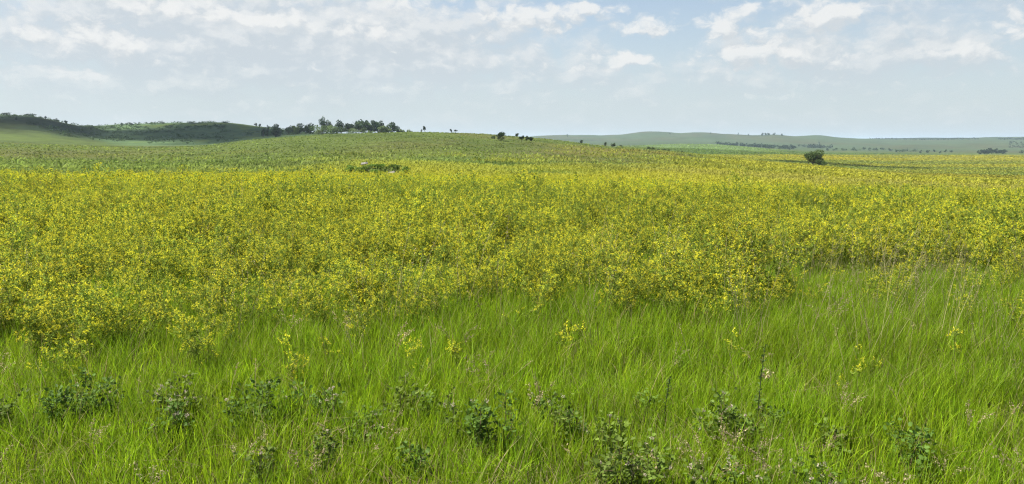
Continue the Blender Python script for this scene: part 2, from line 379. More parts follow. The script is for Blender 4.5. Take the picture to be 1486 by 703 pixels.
Y_COL = np.array([.75, .705, .052]); CL_COL = np.array([.205, .270, .040]); ST_COL = np.array([.20, .24, .055])
def clover(seed, H, lod, sparse=False, dry=.03, bloom=1.0):
    """one bushy yellow sweet clover; returns stem, leaf, flower buffers"""
    g = np.random.default_rng(seed); st, lf, fl = MB(), MB(), MB()
    ns = g.integers(3, 6) if not sparse else g.integers(1, 3); tips = []; nodes = []
    for i in range(ns):
        a = g.uniform(0, 6.28); ln = g.uniform(.08, .5); h = H * g.uniform(.72, 1.0); t = np.linspace(0, 1, 6)
        b0 = g.normal(0, .025, 2)
        path = np.stack([b0[0] + np.cos(a) * h * (ln * t ** 1.3), b0[1] + np.sin(a) * h * (ln * t ** 1.3), -.03 + h * t], -1)
        path[1:-1] += g.normal(0, .012, (4, 3)); st.tube(path, np.linspace(.0032, .0012, 6), ST_COL * g.uniform(.8, 1.2), 3)
        tips.append((path[-1], unit(path[-1] - path[-2])))
        nb = (9 if not sparse else 5) if lod == 0 else 6
        for k in range(nb):
            s = g.uniform(.22, .96); p = np.array([np.interp(s, t, path[:, c]) for c in range(3)])
            a2 = g.uniform(0, 6.28); L = g.uniform(.10, .26) * (1.15 - .6 * s) * H / .75
            dr = unit(np.array([np.cos(a2) * .8, np.sin(a2) * .8, g.uniform(.5, 1.1)])); e = p + dr * L
            if lod == 0: st.tube(np.stack([p, p + dr * L * .5 + [0, 0, .01], e]), np.array([.0016, .0012, .0009]), ST_COL * g.uniform(.8, 1.2), 3)
            tips.append((e, dr)); nodes += [p + dr * L * q for q in (.15, .4, .65, .85)]
            if s > .4 and g.random() < .8: tips.append((p + dr * L * .6 + g.normal(0, .02, 3), unit(dr + g.normal(0, .5, 3))))
    nodes = np.array(nodes)
    if lod == 0:
        p = np.repeat(nodes, 4, 0) + g.normal(0, .013, (len(nodes) * 4, 3)); petals(lf, g, p, .024, .0068, CL_COL, .22, .15)
    else:
        p = nodes + g.normal(0, .02, (len(nodes), 3)); petals(lf, g, p, .05, .016, CL_COL * 1.15, .14, .15)
    for e, dr in tips:
        if e[2] < .28 * H or g.random() > bloom: continue
        m = g.integers(1, 4) if lod == 0 else g.integers(2, 4)
        for q in range(m):
            ax = unit(dr + g.normal(0, .65, 3) + np.array([0, 0, .25])); L = g.uniform(.022, .052); o = e + g.normal(0, .012, 3)
            colr = Y_COL * g.uniform(.75, 1.15)
            if g.random() < dry: colr = np.array([.30, .24, .06])
            if lod == 0:
                n = 12; s = np.sort(g.uniform(0, 1, n)); pts = o + ax * (L * s)[:, None] + g.normal(0, .0028, (n, 3))
                petals(fl, g, pts, .0085 , .0034, colr, .16, -.2)
            else:
                sd = unit(np.cross(ax, g.normal(0, 1, 3))); s2 = np.cross(ax, sd); w = .0064
                for sv in (sd, s2): fl.quads(np.stack([o, o + ax * L * .5 + sv * w, o + ax * L, o + ax * L * .5 - sv * w])[None], colr)
    return st, lf, fl

# ------------------------------------------------------------------ scattering (stuff only)
def scatter(name, protos, P, rot, scl, idx, label, cat):
    pc = bpy.data.collections.new(name + '_kinds')
    for i, me in enumerate(protos):
        o = bpy.data.objects.new('%s_kind_%02d' % (name, i), me); pc.objects.link(o)
    me = bpy.data.meshes.new(name); me.vertices.add(len(P)); me.vertices.foreach_set('co', np.ascontiguousarray(P, np.float32).ravel())
    a = me.attributes.new('rot', 'FLOAT_VECTOR', 'POINT'); a.data.foreach_set('vector', np.ascontiguousarray(rot, np.float32).ravel())
    a = me.attributes.new('scl', 'FLOAT', 'POINT'); a.data.foreach_set('value', np.ascontiguousarray(scl, np.float32))
    a = me.attributes.new('idx', 'INT', 'POINT'); a.data.foreach_set('value', np.ascontiguousarray(idx, np.int32))
    o = link(name, me); tag(o, label, cat, kind='stuff')
    ng = bpy.data.node_groups.new(name, 'GeometryNodeTree')
    ng.interface.new_socket('Geometry', in_out='INPUT', socket_type='NodeSocketGeometry'); ng.interface.new_socket('Geometry', in_out='OUTPUT', socket_type='NodeSocketGeometry')
    gi = ng.nodes.new('NodeGroupInput'); go = ng.nodes.new('NodeGroupOutput'); ci = ng.nodes.new('GeometryNodeCollectionInfo')
    ci.inputs['Collection'].default_value = pc; ci.inputs['Separate Children'].default_value = True; ci.inputs['Reset Children'].default_value = True
    ip = ng.nodes.new('GeometryNodeInstanceOnPoints'); ip.inputs['Pick Instance'].default_value = True
    def na(nm, dt):
        n = ng.nodes.new('GeometryNodeInputNamedAttribute'); n.data_type = dt; n.inputs['Name'].default_value = nm; return n.outputs['Attribute']
    L = ng.links.new
    L(gi.outputs[0], ip.inputs['Points']); L(ci.outputs[0], ip.inputs['Instance']); L(na('idx', 'INT'), ip.inputs['Instance Index'])
    L(na('rot', 'FLOAT_VECTOR'), ip.inputs['Rotation']); L(na('scl', 'FLOAT'), ip.inputs['Scale']); L(ip.outputs[0], go.inputs[0])
    md = o.modifiers.new('scatter', 'NODES'); md.node_group = ng
    return o

def area_points(y0, y1, dens, kx=.76, mx=3.0):
    wmax = kx * y1 + mx; n = int(dens * 2 * wmax * (y1 - y0))
    x = rng.uniform(-wmax, wmax, n); y = rng.uniform(y0, y1, n); k = np.abs(x) < kx * np.maximum(y, 0) + mx
    return x[k], y[k]

SHRUB_SPOTS = []   # filled below: the near shrubs keep the grass off their own ground a little

# --- grass
def do_grass():
    kinds = ['lush'] * 5 + ['fine'] * 5 + ['straw'] * 3 + ['seed'] * 3 + ['stalk'] * 3
    protos = [grass_tuft(100 + i, k).mesh('grass_tuft', M_GRASS) for i, k in enumerate(kinds)]
    X, Y, I, S = [], [], [], []
    for y0, y1, dens in ((-1.0, 5.0, 125), (5.0, 9.0, 95), (9.0, 20.0, 28), (20.0, 45.0, 7)):
        x, y = area_points(y0, y1, dens); n = len(x); d = np.hypot(x, y)
        ye = yellow(x, y)
        patch = fbm(x * .5, y * .5, 71, 3); far = smooth(4.6, 6.5, d)
        r = rng.random(n); k = np.where(r < .58 - .42 * far, rng.integers(0, 5, n), rng.integers(5, 10, n))
        p_str = .03 + .20 * (1 - smooth(3.4, 4.6, d)) * smooth(.42, .6, patch); q = rng.random(n)
        k = np.where(q < p_str, rng.integers(10, 13, n), k)
        p_seed = .012 + .10 * (1 - smooth(3.5, 4.4, d)) * smooth(.42, .58, fbm(x * .9, y * .9, 72, 2)); q = rng.random(n)
        k = np.where(q < p_seed, rng.integers(13, 16, n), k)
        q = rng.random(n); k = np.where(q < .019 * smooth(4.6, 6.5, d) * (1 + 2.0 * smooth(1.0, 3.5, x)), rng.integers(16, 19, n), k)
        s = rng.uniform(.75, 1.15, n) * (.8 + .5 * fbm(x * .3, y * .3, 73, 3)) * np.where(d > 20, 1.2, 1)
        keep = rng.random(n) > .55 * ye * smooth(6, 9, d)
        X.append(x[keep]); Y.append(y[keep]); I.append(k[keep]); S.append(s[keep])
    X, Y, I, S = map(np.concatenate, (X, Y, I, S)); n = len(X); Z = height(X, Y)
    lean = R(5) + R(7) * fbm(X * .4, Y * .4, 74, 2)
    rot = np.stack([rng.normal(0, .08, n), rng.normal(0, .08, n) + lean * .25, rng.uniform(0, 6.28, n)], -1)
    scatter('meadow_grass', protos, np.stack([X, Y, Z], -1), rot, S, I, 'bright green meadow grass with straw blades and seed heads in front of the flowers', 'grass')
    print('grass', n)
do_grass()

# --- yellow flowers near and in the middle distance
def do_clover():
    protos = []
    for i in range(10):                                               # 0-4 in full bloom, 5-6 with dry heads, 7-9 mostly green
        s, l, f = clover(300 + i, .72, 0, False, .35 if i in (5, 6) else .03, .30 if i > 6 else .95); s.merge(l); s.merge(f); protos.append(s.mesh('sweet_clover_plant', M_PLANT))
    for i in range(7):                                                # farther ones, 15-16 mostly green
        s, l, f = clover(330 + i, .72, 1, False, .04, .35 if i > 4 else .95); s.merge(l); s.merge(f); protos.append(s.mesh('sweet_clover_plant', M_PLANT))
    X, Y, I, S = [], [], [], []
    for y0, y1, dens, lo, hi in ((4.0, 20.0, 17, 0, 5), (20.0, 64.0, 11, 10, 15)):
        x, y = area_points(y0, y1, dens, mx=2.5); ye = yellow(x, y)
        k = rng.random(len(x)) < ye * (1 - .9 * smooth(42, 64, np.hypot(x, y))); x, y = x[k], y[k]; n = len(x)
        X.append(x); Y.append(y); kk = rng.integers(lo, hi, n); pg = .05 + .6 * smooth(.55, .72, fbm(x * .22, y * .16, 85, 4)); q = rng.random(n)
        kk = np.where(q < pg, rng.integers(7, 10, n) if lo == 0 else rng.integers(15, 17, n), kk)
        if lo == 0: kk = np.where(rng.random(n) < .03 + .6 * smooth(.56, .68, fbm(x * .35, y * .35, 84, 3)), rng.integers(5, 7, n), kk)
        I.append(kk); S.append(rng.uniform(.65, 1.12, n) * (.75 + .45 * fbm(x * .25, y * .25, 81, 3)) * np.where(rng.random(n) < .05, rng.uniform(1.2, 1.5, n), 1))
    # stray plants in front of the stand on the right
    x, y = area_points(6.0, 14.0, 5.0); u = CX + F * x / y; k = (u > 1000) & (np.hypot(x, y) < front(x, y) + .5) & (np.hypot(x, y) > 6.6 + 1.6 * rng.random(len(x)))
    x, y = x[k], y[k]; X.append(x); Y.append(y); I.append(rng.integers(0, 7, len(x))); S.append(rng.uniform(.5, .8, len(x)))
    X, Y, I, S = map(np.concatenate, (X, Y, I, S)); n = len(X); Z = height(X, Y)
    rot = np.stack([rng.normal(0, .07, n), rng.normal(0, .07, n), rng.uniform(0, 6.28, n)], -1)
    scatter('yellow_flower_meadow', protos, np.stack([X, Y, Z], -1), rot, S, I, 'dense stand of yellow sweet clover covering the middle of the prairie', 'wildflowers')
    print('clover', n)
do_clover()

# --- far herbage: tufts whose size grows with distance
def do_far():
    n = 300000
    az = rng.uniform(R(-41), R(41), n); d = np.exp(rng.uniform(math.log(42), math.log(430), n)); x = d * np.sin(az); y = d * np.cos(az); z = height(x, y)
    ye = yellow(x, y, z); n1 = fbm(x * .02, y * .012, 51, 5); n3 = fbm(x * .09, y * .05, 55, 4)
    isy = rng.random(n) < ye * (1.15 - .5 * smooth(100, 180, d) * (1 - smooth(.5, .8, ye))); keep_ = rng.random(n) < np.where(isy, 1, .55) * (1 - .78 * smooth(80, 150, d))
    col = np.broadcast_to(c_past, (n, 3)).copy() * 1.6
    col = mix(col, c_tan * 1.5, (rng.random(n) < .10 + .5 * smooth(.5, .72, n1)) * .75); col = mix(col, c_dkg * 1.1, (rng.random(n) < .03 + .5 * smooth(.54, .74, n3)) * .7)
    col = np.where(isy[:, None], mix(np.broadcast_to(c_past * 1.6, (n, 3)), Y_COL * np.array([.46, .47, .7]), .5 + .5 * smooth(.2, .7, ye)) * rng.uniform(.85, 1.12, (n, 1)), col * rng.uniform(.8, 1.2, (n, 1)))
    sm = smooth(45, 105, d)                                          # farther off, single flowers merge into a wash
    wash = mix(np.broadcast_to(c_past * 1.8, (n, 3)), Y_COL * np.array([.44, .45, .7]), np.clip(ye * 1.05, 0, 1)); wash = mix(wash, c_tan * 1.5, .35 * smooth(.48, .68, n1)); wash = mix(wash, c_dkg * 1.3, .35 * smooth(.54, .72, n3))
    col = mix(col, wash * rng.uniform(.94, 1.06, (n, 1)), sm * .95)
    hgt = rng.uniform(.22, .55, n) * np.where(isy, 1.0, .5); w = np.clip(d * .0022, .08, .6) * rng.uniform(.6, 1.3, n)
    for nm, sel, lab, cat in (('distant_flower_meadow', isy & keep_, 'drifts of yellow clover on the farther slopes beyond the near stand', 'wildflowers'), ('distant_pasture_grass', ~isy & keep_, 'short green and tan grass on the hill slopes below the trees', 'grass')):
        m = int(sel.sum()); mb = MB(); P = np.stack([x, y, z], -1)[sel]; hh = hgt[sel][:, None]; ww = w[sel][:, None]
        for k in range(2):
            a = rng.uniform(0, 6.28, m); s = np.stack([np.cos(a), np.sin(a), np.zeros(m)], -1); tl = np.stack([-np.sin(a), np.cos(a), np.zeros(m)], -1) * rng.normal(0, .95, (m, 1))
            b = P + s * rng.normal(0, .3, (m, 1)) * ww
            up = np.array([0, 0, 1.]) + tl
            Q = np.stack([b - s * ww * .5 - [0, 0, .1], b + s * ww * .5 - [0, 0, .1], b + s * ww * .3 + up * hh * rng.uniform(.7, 1.1, (m, 1)), b - s * ww * .35 + up * hh * rng.uniform(.7, 1.1, (m, 1))], 1)
            mb.quads(Q, col[sel])
        tag(mb.obj(nm, M_PLANT), lab, cat, kind='stuff')
do_far()
def do_valley():
    n = 36000
    az = rng.uniform(R(8), R(40), n); d = np.exp(rng.uniform(math.log(260), math.log(1400), n)); x = d * np.sin(az); y = d * np.cos(az); z = height(x, y)
    col = np.clip(cover(x, y, z) * 3.3, 0, .75) * rng.uniform(.85, 1.15, (n, 1)); w = np.clip(d * .0022, .3, 2.2); mb = MB(); P = np.stack([x, y, z], -1)
    for k in range(2):
        a = rng.uniform(0, 6.28, n); s = np.stack([np.cos(a), np.sin(a), np.zeros(n)], -1); tl = np.stack([-np.sin(a), np.cos(a), np.zeros(n)], -1) * rng.normal(0, .95, (n, 1)) + np.array([0, 0, 1.])
        h = rng.uniform(.25, .7, (n, 1)); W_ = (w * rng.uniform(.6, 1.3, n))[:, None]
        mb.quads(np.stack([P - s * W_ * .5 - [0, 0, .1], P + s * W_ * .5 - [0, 0, .1], P + s * W_ * .3 + tl * h, P - s * W_ * .35 + tl * h], 1), col)
    tag(mb.obj('valley_meadow_grass', M_PLANT), 'yellow and green meadow grass on the valley floor beyond the lone tree', 'grass', kind='stuff')
do_valley()

# ------------------------------------------------------------------ stray yellow plants one can tell apart
def clover_thing(u, v, H, label, seed):
    s = float(ray(u, v)[1]); d = HC / -s; p = at(u, d, v)
    t = thing('sweet_clover', label, 'wildflower', p, rng.uniform(0, 6), 'sweet clover plants standing alone in the grass')
    st, lf, fl = clover(seed, H * .95, 0, True)
    st.obj('stem', M_PLANT, t); lf.obj('leaves', M_PLANT, t); fl.obj('flowers', M_PLANT, t)

# ------------------------------------------------------------------ near shrubs
def oval_leaves(mb, g, p, out, ln, w, col, jit=.15):
    n = len(p); d = unit(out + g.normal(0, .45, (n, 3))); up = unit(np.array([0, 0, 1.]) + g.normal(0, .5, (n, 3))); s = unit(np.cross(d, up)); nr = np.cross(s, d)
    L = (ln * g.uniform(.7, 1.25, (n, 1))); W = w * g.uniform(.75, 1.2, (n, 1)); f = g.uniform(.05, .3, (n, 1)) * W
    mid0 = p; mid1 = p + d * L; a1 = p + d * L * .28 + s * W * .9 + nr * f; a2 = p + d * L * .68 + s * W * .85 + nr * f; b1 = p + d * L * .28 - s * W * .9 + nr * f; b2 = p + d * L * .68 - s * W * .85 + nr * f
    c = np.asarray(col)[None] * g.normal(1, jit, (n, 1)).clip(.5, 1.5)
    mb.quads(np.stack([mid0, a1, a2, mid1], 1), c); mb.quads(np.stack([mid0, mid1, b2, b1], 1), c)

def shrub(u, vtop, vbot, wpx, label, seed, buds=8, col=(.062, .112, .040), name='snowberry_shrub', lean=0.):
    """small upright leafy shrub; vtop/vbot: photo rows of the top and of the foot of the leaves"""
    g = np.random.default_rng(seed)
    sb = float(ray(u, vbot)[1]); d = (HC - .16) / -sb; p = at(u, d, vbot)
    H = (HC + float(ray(u, vtop)[1]) * d - p[2]) * 1.06; Wd = wpx / F * d * 1.05
    t = thing(name, label, 'shrub', p, 0, 'leafy shrubs in the foreground grass')
    st, lf, bd = MB(), MB(), MB(); ns = max(5, int(9 * Wd / .22)); lp, lo, bp = [], [], []
    for i in range(ns):
        fx = g.uniform(-.5, .5) * Wd; fy = g.normal(0, .10); h = H * (1 - .35 * abs(fx / Wd * 2) ** 1.6) * g.uniform(.72, 1.0)
        t_ = np.linspace(0, 1, 6); b0 = np.array([fx * .35, fy * .4, -.03])
        path = np.stack([b0[0] + (fx - b0[0]) * t_ ** .8 + lean * h * t_, b0[1] + (fy - b0[1]) * t_, -.03 + h * t_], -1); path[1:] += g.normal(0, .012, (5, 3))
        st.tube(path, np.linspace(.0034, .0013, 6), (.085, .06, .035), 4)
        for k in range(int(h / .0068)):
            s = g.uniform(.30, 1.0); q = np.array([np.interp(s, t_, path[:, c]) for c in range(3)]); a = g.uniform(0, 6.28); tw = g.uniform(0, .055)
            o = np.array([np.cos(a), np.sin(a), .45]); lp.append(q + o * tw); lo.append(o)
        bp.append(path[-1]); 
        if g.random() < .6: bp.append(path[-2] + g.normal(0, .02, 3))
    oval_leaves(lf, g, np.array(lp), np.array(lo), .027, .0105, col, .2)
    st.obj('stem', M_WOOD, t); lf.obj('leaves', M_SHRUB, t)
    g.shuffle(bp); bp = bp[:buds]
    if buds:
        for q in bp: petals(bd, g, q + g.normal(0, .005, (10, 3)), .011, .0045, (.50, .42, .33), .15, .6)
        bd.obj('flower_buds', M_PLANT, t)

NEAR = [  # column, top, foot, width, label
 (12, 562, 598, 34, 'small dark leafy shrub cut by the left edge of the photo'),
 (100, 543, 592, 50, 'left half of the first shrub pair near the left edge, with a bent bare stem'),
 (150, 552, 592, 40, 'low dark shrub just right of the first pair near the left edge'),
 (262, 545, 583, 70, 'wide loose shrub with pink buds in the left third, below the yellow stand'),
 (246, 574, 612, 44, 'small drooping shrub right below the wide loose pink budded one'),
 (372, 540, 600, 50, 'tallest dark shrub left of centre, standing above a second one at the frame foot'),
 (376, 638, 676, 34, 'dark shrub low in the grass below the tallest left one'),
 (432, 556, 588, 44, 'thin low shrub between the tall left shrub and a slim upright one'),
 (479, 550, 588, 28, 'slim upright shrub with a single pale bud at its top'),
 (472, 622, 668, 40, 'rounded shrub among tan seed heads left of centre near the frame foot'),
 (521, 584, 612, 22, 'little shrub touching the left side of a pink budded shrub'),
 (542, 588, 620, 34, 'compact shrub with pink buds left of centre'),
 (590, 548, 588, 48, 'loose shrub left of centre with one tall leafy tip'),
 (620, 562, 588, 30, 'small spreading shrub hugging the right side of the loose tall tipped one'),
 (600, 622, 664, 34, 'upright oval shrub low in the grass just left of centre'),
 (654, 570, 606, 36, 'neat round shrub left of the large dark centre shrub'),
 (716, 556, 628, 66, 'large dark shrub at the centre with reddish stems and bare foot'),
 (790, 562, 592, 34, 'upper left end of the slanting line of shrubs right of centre'),
 (812, 572, 602, 34, 'middle of the slanting line of shrubs right of centre'),
 (838, 580, 618, 40, 'lower right end of the slanting line of shrubs right of centre'),
 (893, 594, 640, 40, 'taller narrow shrub rising behind the largest shrub at the frame foot'),
 (900, 625, 692, 72, 'largest shrub of all, left half, with big pale green leaves at the frame foot'),
 (944, 628, 690, 52, 'right half of the largest shrub, with a flat row of pink buds on top'),
 (936, 558, 582, 16, 'tiny shrub alone in the grass above the largest shrub'),
 (1048, 570, 628, 66, 'broad reddish dark shrub in the right half with many pink buds'),
 (1082, 600, 632, 26, 'low side shoot at the right foot of the broad reddish shrub'),
 (1110, 574, 602, 34, 'faint thin shrub beside a tall dark weed in the right half'),
 (1020, 664, 705, 46, 'shrub at the bottom edge, left part of the budded row'),
 (1078, 658, 708, 50, 'shrub at the bottom edge with pink buds, middle of the budded row'),
 (1186, 664, 710, 60, 'shrub at the bottom edge right of a gap, with tan buds'),
 (1210, 610, 630, 24, 'very small faint shrub right of the budded row, in plain grass'),
 (1334, 612, 656, 50, 'only shrub in the right fifth of the grass, with a dark bare stem'),
]
for i, (u, a, b, w, lab) in enumerate(NEAR):
    big = 'argest' in lab
    shrub(u, a, b, w, lab, 500 + i, buds=(12 if ('bud' in lab) else 2) if w > 24 else 0, col=((.118, .180, .026) if big else (.084, .140, .022)) if i % 3 else (.100, .142, .024))

def weed(u, vtop, vbase, label, seed):
    g = np.random.default_rng(seed); d = (HC - .2) / -float(ray(u, vbase)[1]); p = at(u, d, vbase); H = HC + float(ray(u, vtop)[1]) * d - p[2]
    t = thing('tall_weed', label, 'weed', p, 0, 'tall dark weeds in the grass'); st, lf = MB(), MB()
    tt = np.linspace(0, 1, 7); path = np.stack([.03 * tt ** 2, .01 * tt, H * tt], -1); st.tube(path, np.linspace(.004, .0015, 7), (.05, .06, .03), 5)
    s = g.uniform(.3, 1, 60); a = g.uniform(0, 6.28, 60); o = np.stack([np.cos(a), np.sin(a), np.full(60, .8)], -1)
    oval_leaves(lf, g, np.stack([np.interp(s, tt, path[:, k]) for k in range(3)], -1), o, .022, .0042, (.085, .135, .034), .2)
    st.obj('stem', M_WOOD, t); lf.obj('leaves', M_SHRUB, t)
    return t, path, g
weed(965, 548, 578, 'short dark spiky weed above and right of the largest shrub', 601)
t, path, g = weed(1100, 500, 592, 'tall dark weed with a pale seed cluster in the right half', 602)
mb = MB(); petals(mb, g, np.array([path[4] + [.03, -.01, .02]]) + g.normal(0, .016, (26, 3)), .03, .006, (.5, .42, .22), .15, -.4); mb.obj('seed_cluster', M_PLANT, t)

STRAY = [(135, 520, .40, 'yellow flowered plant alone in grass, leftmost one below the stand'), (128, 545, .36, 'small yellow plant touching the first dark shrub pair'),
 (285, 520, .38, 'yellow flowers in grass above the wide pink budded shrub'), (437, 535, .42, 'cluster of yellow flowers in grass straight above a thin low shrub'),
 (422, 555, .34, 'low yellow plant below another yellow cluster left of centre'), (490, 525, .38, 'yellow flowered plant above the slim upright shrub'),
 (600, 530, .40, 'yellow plant in grass above the loose tall tipped shrub'), (623, 548, .32, 'tiny yellow plant close above the small spreading shrub'),
 (672, 520, .36, 'yellow plant alone in centre grass left of dry stalks'), (820, 505, .42, 'pale yellow flowers in grass right of the centre stalks'),
 (1072, 522, .42, 'yellow plant left of the tall dark weed'), (1215, 560, .30, 'small yellow flower low in plain grass on the right'),
 (1378, 520, .38, 'pair of yellow blooms in grass near the right edge'), (1262, 535, .34, 'single yellow plant among dry stalks on the right')]
for i, (u, v, H, lab) in enumerate(STRAY): clover_thing(u, v + 22, H, lab, 700 + i)

def stalk(u0, v0, u1, v1, label, seed):
    """a long dry stalk from its foot (u0, v0) to its tip (u1, v1)"""
    g = np.random.default_rng(seed); d = (HC - .1) / -float(ray(u0, v0)[1]); p = at(u0, d, v0)
    a1, s1 = ray(u1, v1); d1 = d + .05; q = np.array([d1 * math.sin(a1), d1 * math.cos(a1), HC + s1 * d1]) - p
    tt = np.linspace(0, 1, 8)[:, None]; path = q * tt + np.array([0, 0, 1.]) * (.06 * np.linalg.norm(q)) * (tt * (1 - tt)) * 2
    t = thing('dry_stalk', label, 'dry stalk', p, 0, 'tall dry grass stalks'); st, hd = MB(), MB(); st.tube(path, np.linspace(.0026, .0011, 8), (.46, .40, .20), 4)
    n = 16; s = g.uniform(.8, 1, n); pp = np.stack([np.interp(s, tt[:, 0], path[:, k]) for k in range(3)], -1) + g.normal(0, .005, (n, 3)); petals(hd, g, pp, .014, .003, (.44, .36, .19), .2, .4)
    st.obj('stem', M_PLANT, t); hd.obj('seed_head', M_PLANT, t)
for i, a in enumerate([(712, 560, 772, 524, 'yellowish dry stalk leaning right above the large centre shrub'), (528, 566, 566, 590, 'fallen pale straw lying across grass above the compact budded shrub'),
 (322, 600, 345, 528, 'pale dry stalk leaning right beside the tallest left shrub'), (195, 592, 203, 545, 'thin straw stalk right of the first shrubs on the left'),
 (370, 590, 371, 520, 'upright straw stalk rising from the tallest left shrub'), (1015, 572, 1008, 555, 'short bent straw left of the broad reddish shrub'),
 (1232, 545, 1210, 470, 'tall pale stalk leaning left among dry stalks on the right'), (1318, 510, 1326, 470, 'bright white straw stalk leaning right near the right side'),
 (1420, 655, 1480, 585, 'long bare stalk slanting up to the right edge'), (1325, 602, 1290, 560, 'fallen stalk slanting left above the only right shrub'),
 (870, 690, 815, 646, 'fallen straw slanting down towards the largest shrub'), (1012, 540, 985, 470, 'tall thin stalk leaning left in the middle right grass')]):
    stalk(*a, 800 + i)

# ------------------------------------------------------------------ trees and bushes
def crown_quads(mb, g, c, r, n, size, col, clumps=9, jit=.2):
    """leaf faces gathered in clumps through an uneven crown of half-axes r about c"""
    th = g.normal(0, 1, (clumps, 3)); th = unit(th) * (g.uniform(.25, .95, (clumps, 1)))
    cr = g.uniform(.30, .55, clumps); k = g.integers(0, clumps, n); tone = g.uniform(.75, 1.25, clumps)
    p = th[k] + unit(g.normal(0, 1, (n, 3))) * (cr[k] * g.uniform(.4, 1.0, n) ** .6)[:, None]
    p = np.asarray(c) + p * np.asarray(r); d = unit(g.normal(0, 1, (n, 3))); s = unit(np.cross(d, g.normal(0, 1, (n, 3)))); S = size * g.uniform(.6, 1.3, (n, 1))
    Q = np.stack([p - d * S, p + s * S * .6, p + d * S, p - s * S * .6], 1)
    mb.quads(Q, np.asarray(col)[None] * tone[k][:, None] * g.normal(1, jit, (n, 1)).clip(.5, 1.5))

def tree(u, vtop, wpx, d, label, seed, col=(.050, .085, .030), group=None, trunk=.25, n=400, name='tree', cat='tree', vbase=None, parts=True, lowcrown=False):
    g = np.random.default_rng(seed); p = at(u, d, 205); s = float(ray(u, vtop)[1]); top = HC + s * d
    if vbase is not None:
        p[2] = min(p[2], HC + float(ray(u, vbase)[1]) * d) if False else p[2]
    H = max(top - p[2], 4.0 / F * d); W = wpx / F * d
    cz0 = H * trunk; rz = (H - cz0) / 2; col = np.array(col) * g.uniform(.85, 1.15)
    cb = MB(); crown_quads(cb, g, (0, 0, cz0 + rz), (W * .5, W * .5, rz), n, max(.09 * min(W, H) * (400 / n) ** .4, .05), col)
    if not parts:
        o = cb.obj(name, M_TREE, None, p); return tag(o, label, cat, group)
    t = thing(name, label, cat, p, 0, group)
    wb = MB(); r0 = max(.035 * H, .05); tt = np.linspace(0, 1, 5)
    nst = 1 if trunk > .15 else 4
    for i in range(nst):
        fx = g.normal(0, .02 if nst == 1 else .12) * W; path = np.stack([fx + g.normal(0, .03, 5) * W * tt, g.normal(0, .03, 5) * W * tt, -.3 + (cz0 + rz * .9 + .3) * tt], -1)
        wb.tube(path, np.linspace(r0, r0 * .4, 5) / nst ** .5, (.09, .07, .05), 6)
        for j in range(4):
            a = g.uniform(0, 6.28); q = path[2 + j % 3]; e = q + np.array([np.cos(a) * W * .32, np.sin(a) * W * .32, rz * g.uniform(.3, .9)])
            wb.tube(np.stack([q, (q + e) / 2 + [0, 0, .05 * H], e]), np.array([.45, .3, .15]) * r0, (.09, .07, .05), 5)
    wb.obj('trunk' if trunk > .15 else 'stems', M_WOOD, t); cb.obj('crown' if trunk > .15 else 'foliage', M_TREE, t)
    return t

# lone tree on the right, two-part crown and a low bush at its right foot
LD = 300
tree(1184, 218.3, 29, LD, 'lone round tree standing in the yellow meadow on the right', 900, (.095, .140, .036), trunk=.06, n=3200)
tree(1196.5, 234, 12, LD - 4, 'low bush at the right foot of the lone round tree', 901, (.080, .125, .036), trunk=.02, n=700, name='bush', cat='bush')
# bushes on the near hill
tree(726.4, 191.5, 23, 256, 'big dark round bush on the middle hill slope, left of the small trees', 902, (.048, .078, .030), trunk=.02, n=1400, name='bush', cat='bush')
tree(757.5, 196, 8.5, 258, 'leftmost of three small trees in a row on the hill right of the big bush', 903, (.045, .075, .028), trunk=.3, n=500, group='three small trees on the hill')
tree(764.8, 197.5, 6.5, 256, 'middle of three small trees in a row on the hill', 904, (.045, .075, .028), trunk=.3, n=450, group='three small trees on the hill')
tree(770.6, 198, 6.5, 258, 'rightmost of three small trees in a row on the hill', 905, (.045, .075, .028), trunk=.3, n=450, group='three small trees on the hill')
tree(750, 193.2, 6.5, 335, 'small dark bush on the skyline between the big bush and three small trees', 906, (.048, .078, .030), trunk=.05, n=300, name='bush', cat='bush')
tree(616.7, 182.6, 6.5, 370, 'single upright tree alone on the hilltop skyline right of the grove', 907, (.045, .07, .03), trunk=.25, n=420)
tree(612, 187, 2.6, 372, 'tiny bush just left of the single skyline tree', 908, (.045, .07, .03), trunk=.05, n=90, name='bush', cat='bush')
tree(655, 187.4, 4.6, 375, 'left one of two small skyline bushes with sky between them', 909, (.06, .085, .04), trunk=.3, n=200, name='bush', cat='bush')
tree(661, 187.4, 5.2, 375, 'right one of two small skyline bushes with sky between them', 910, (.06, .085, .04), trunk=.3, n=200, name='bush', cat='bush')

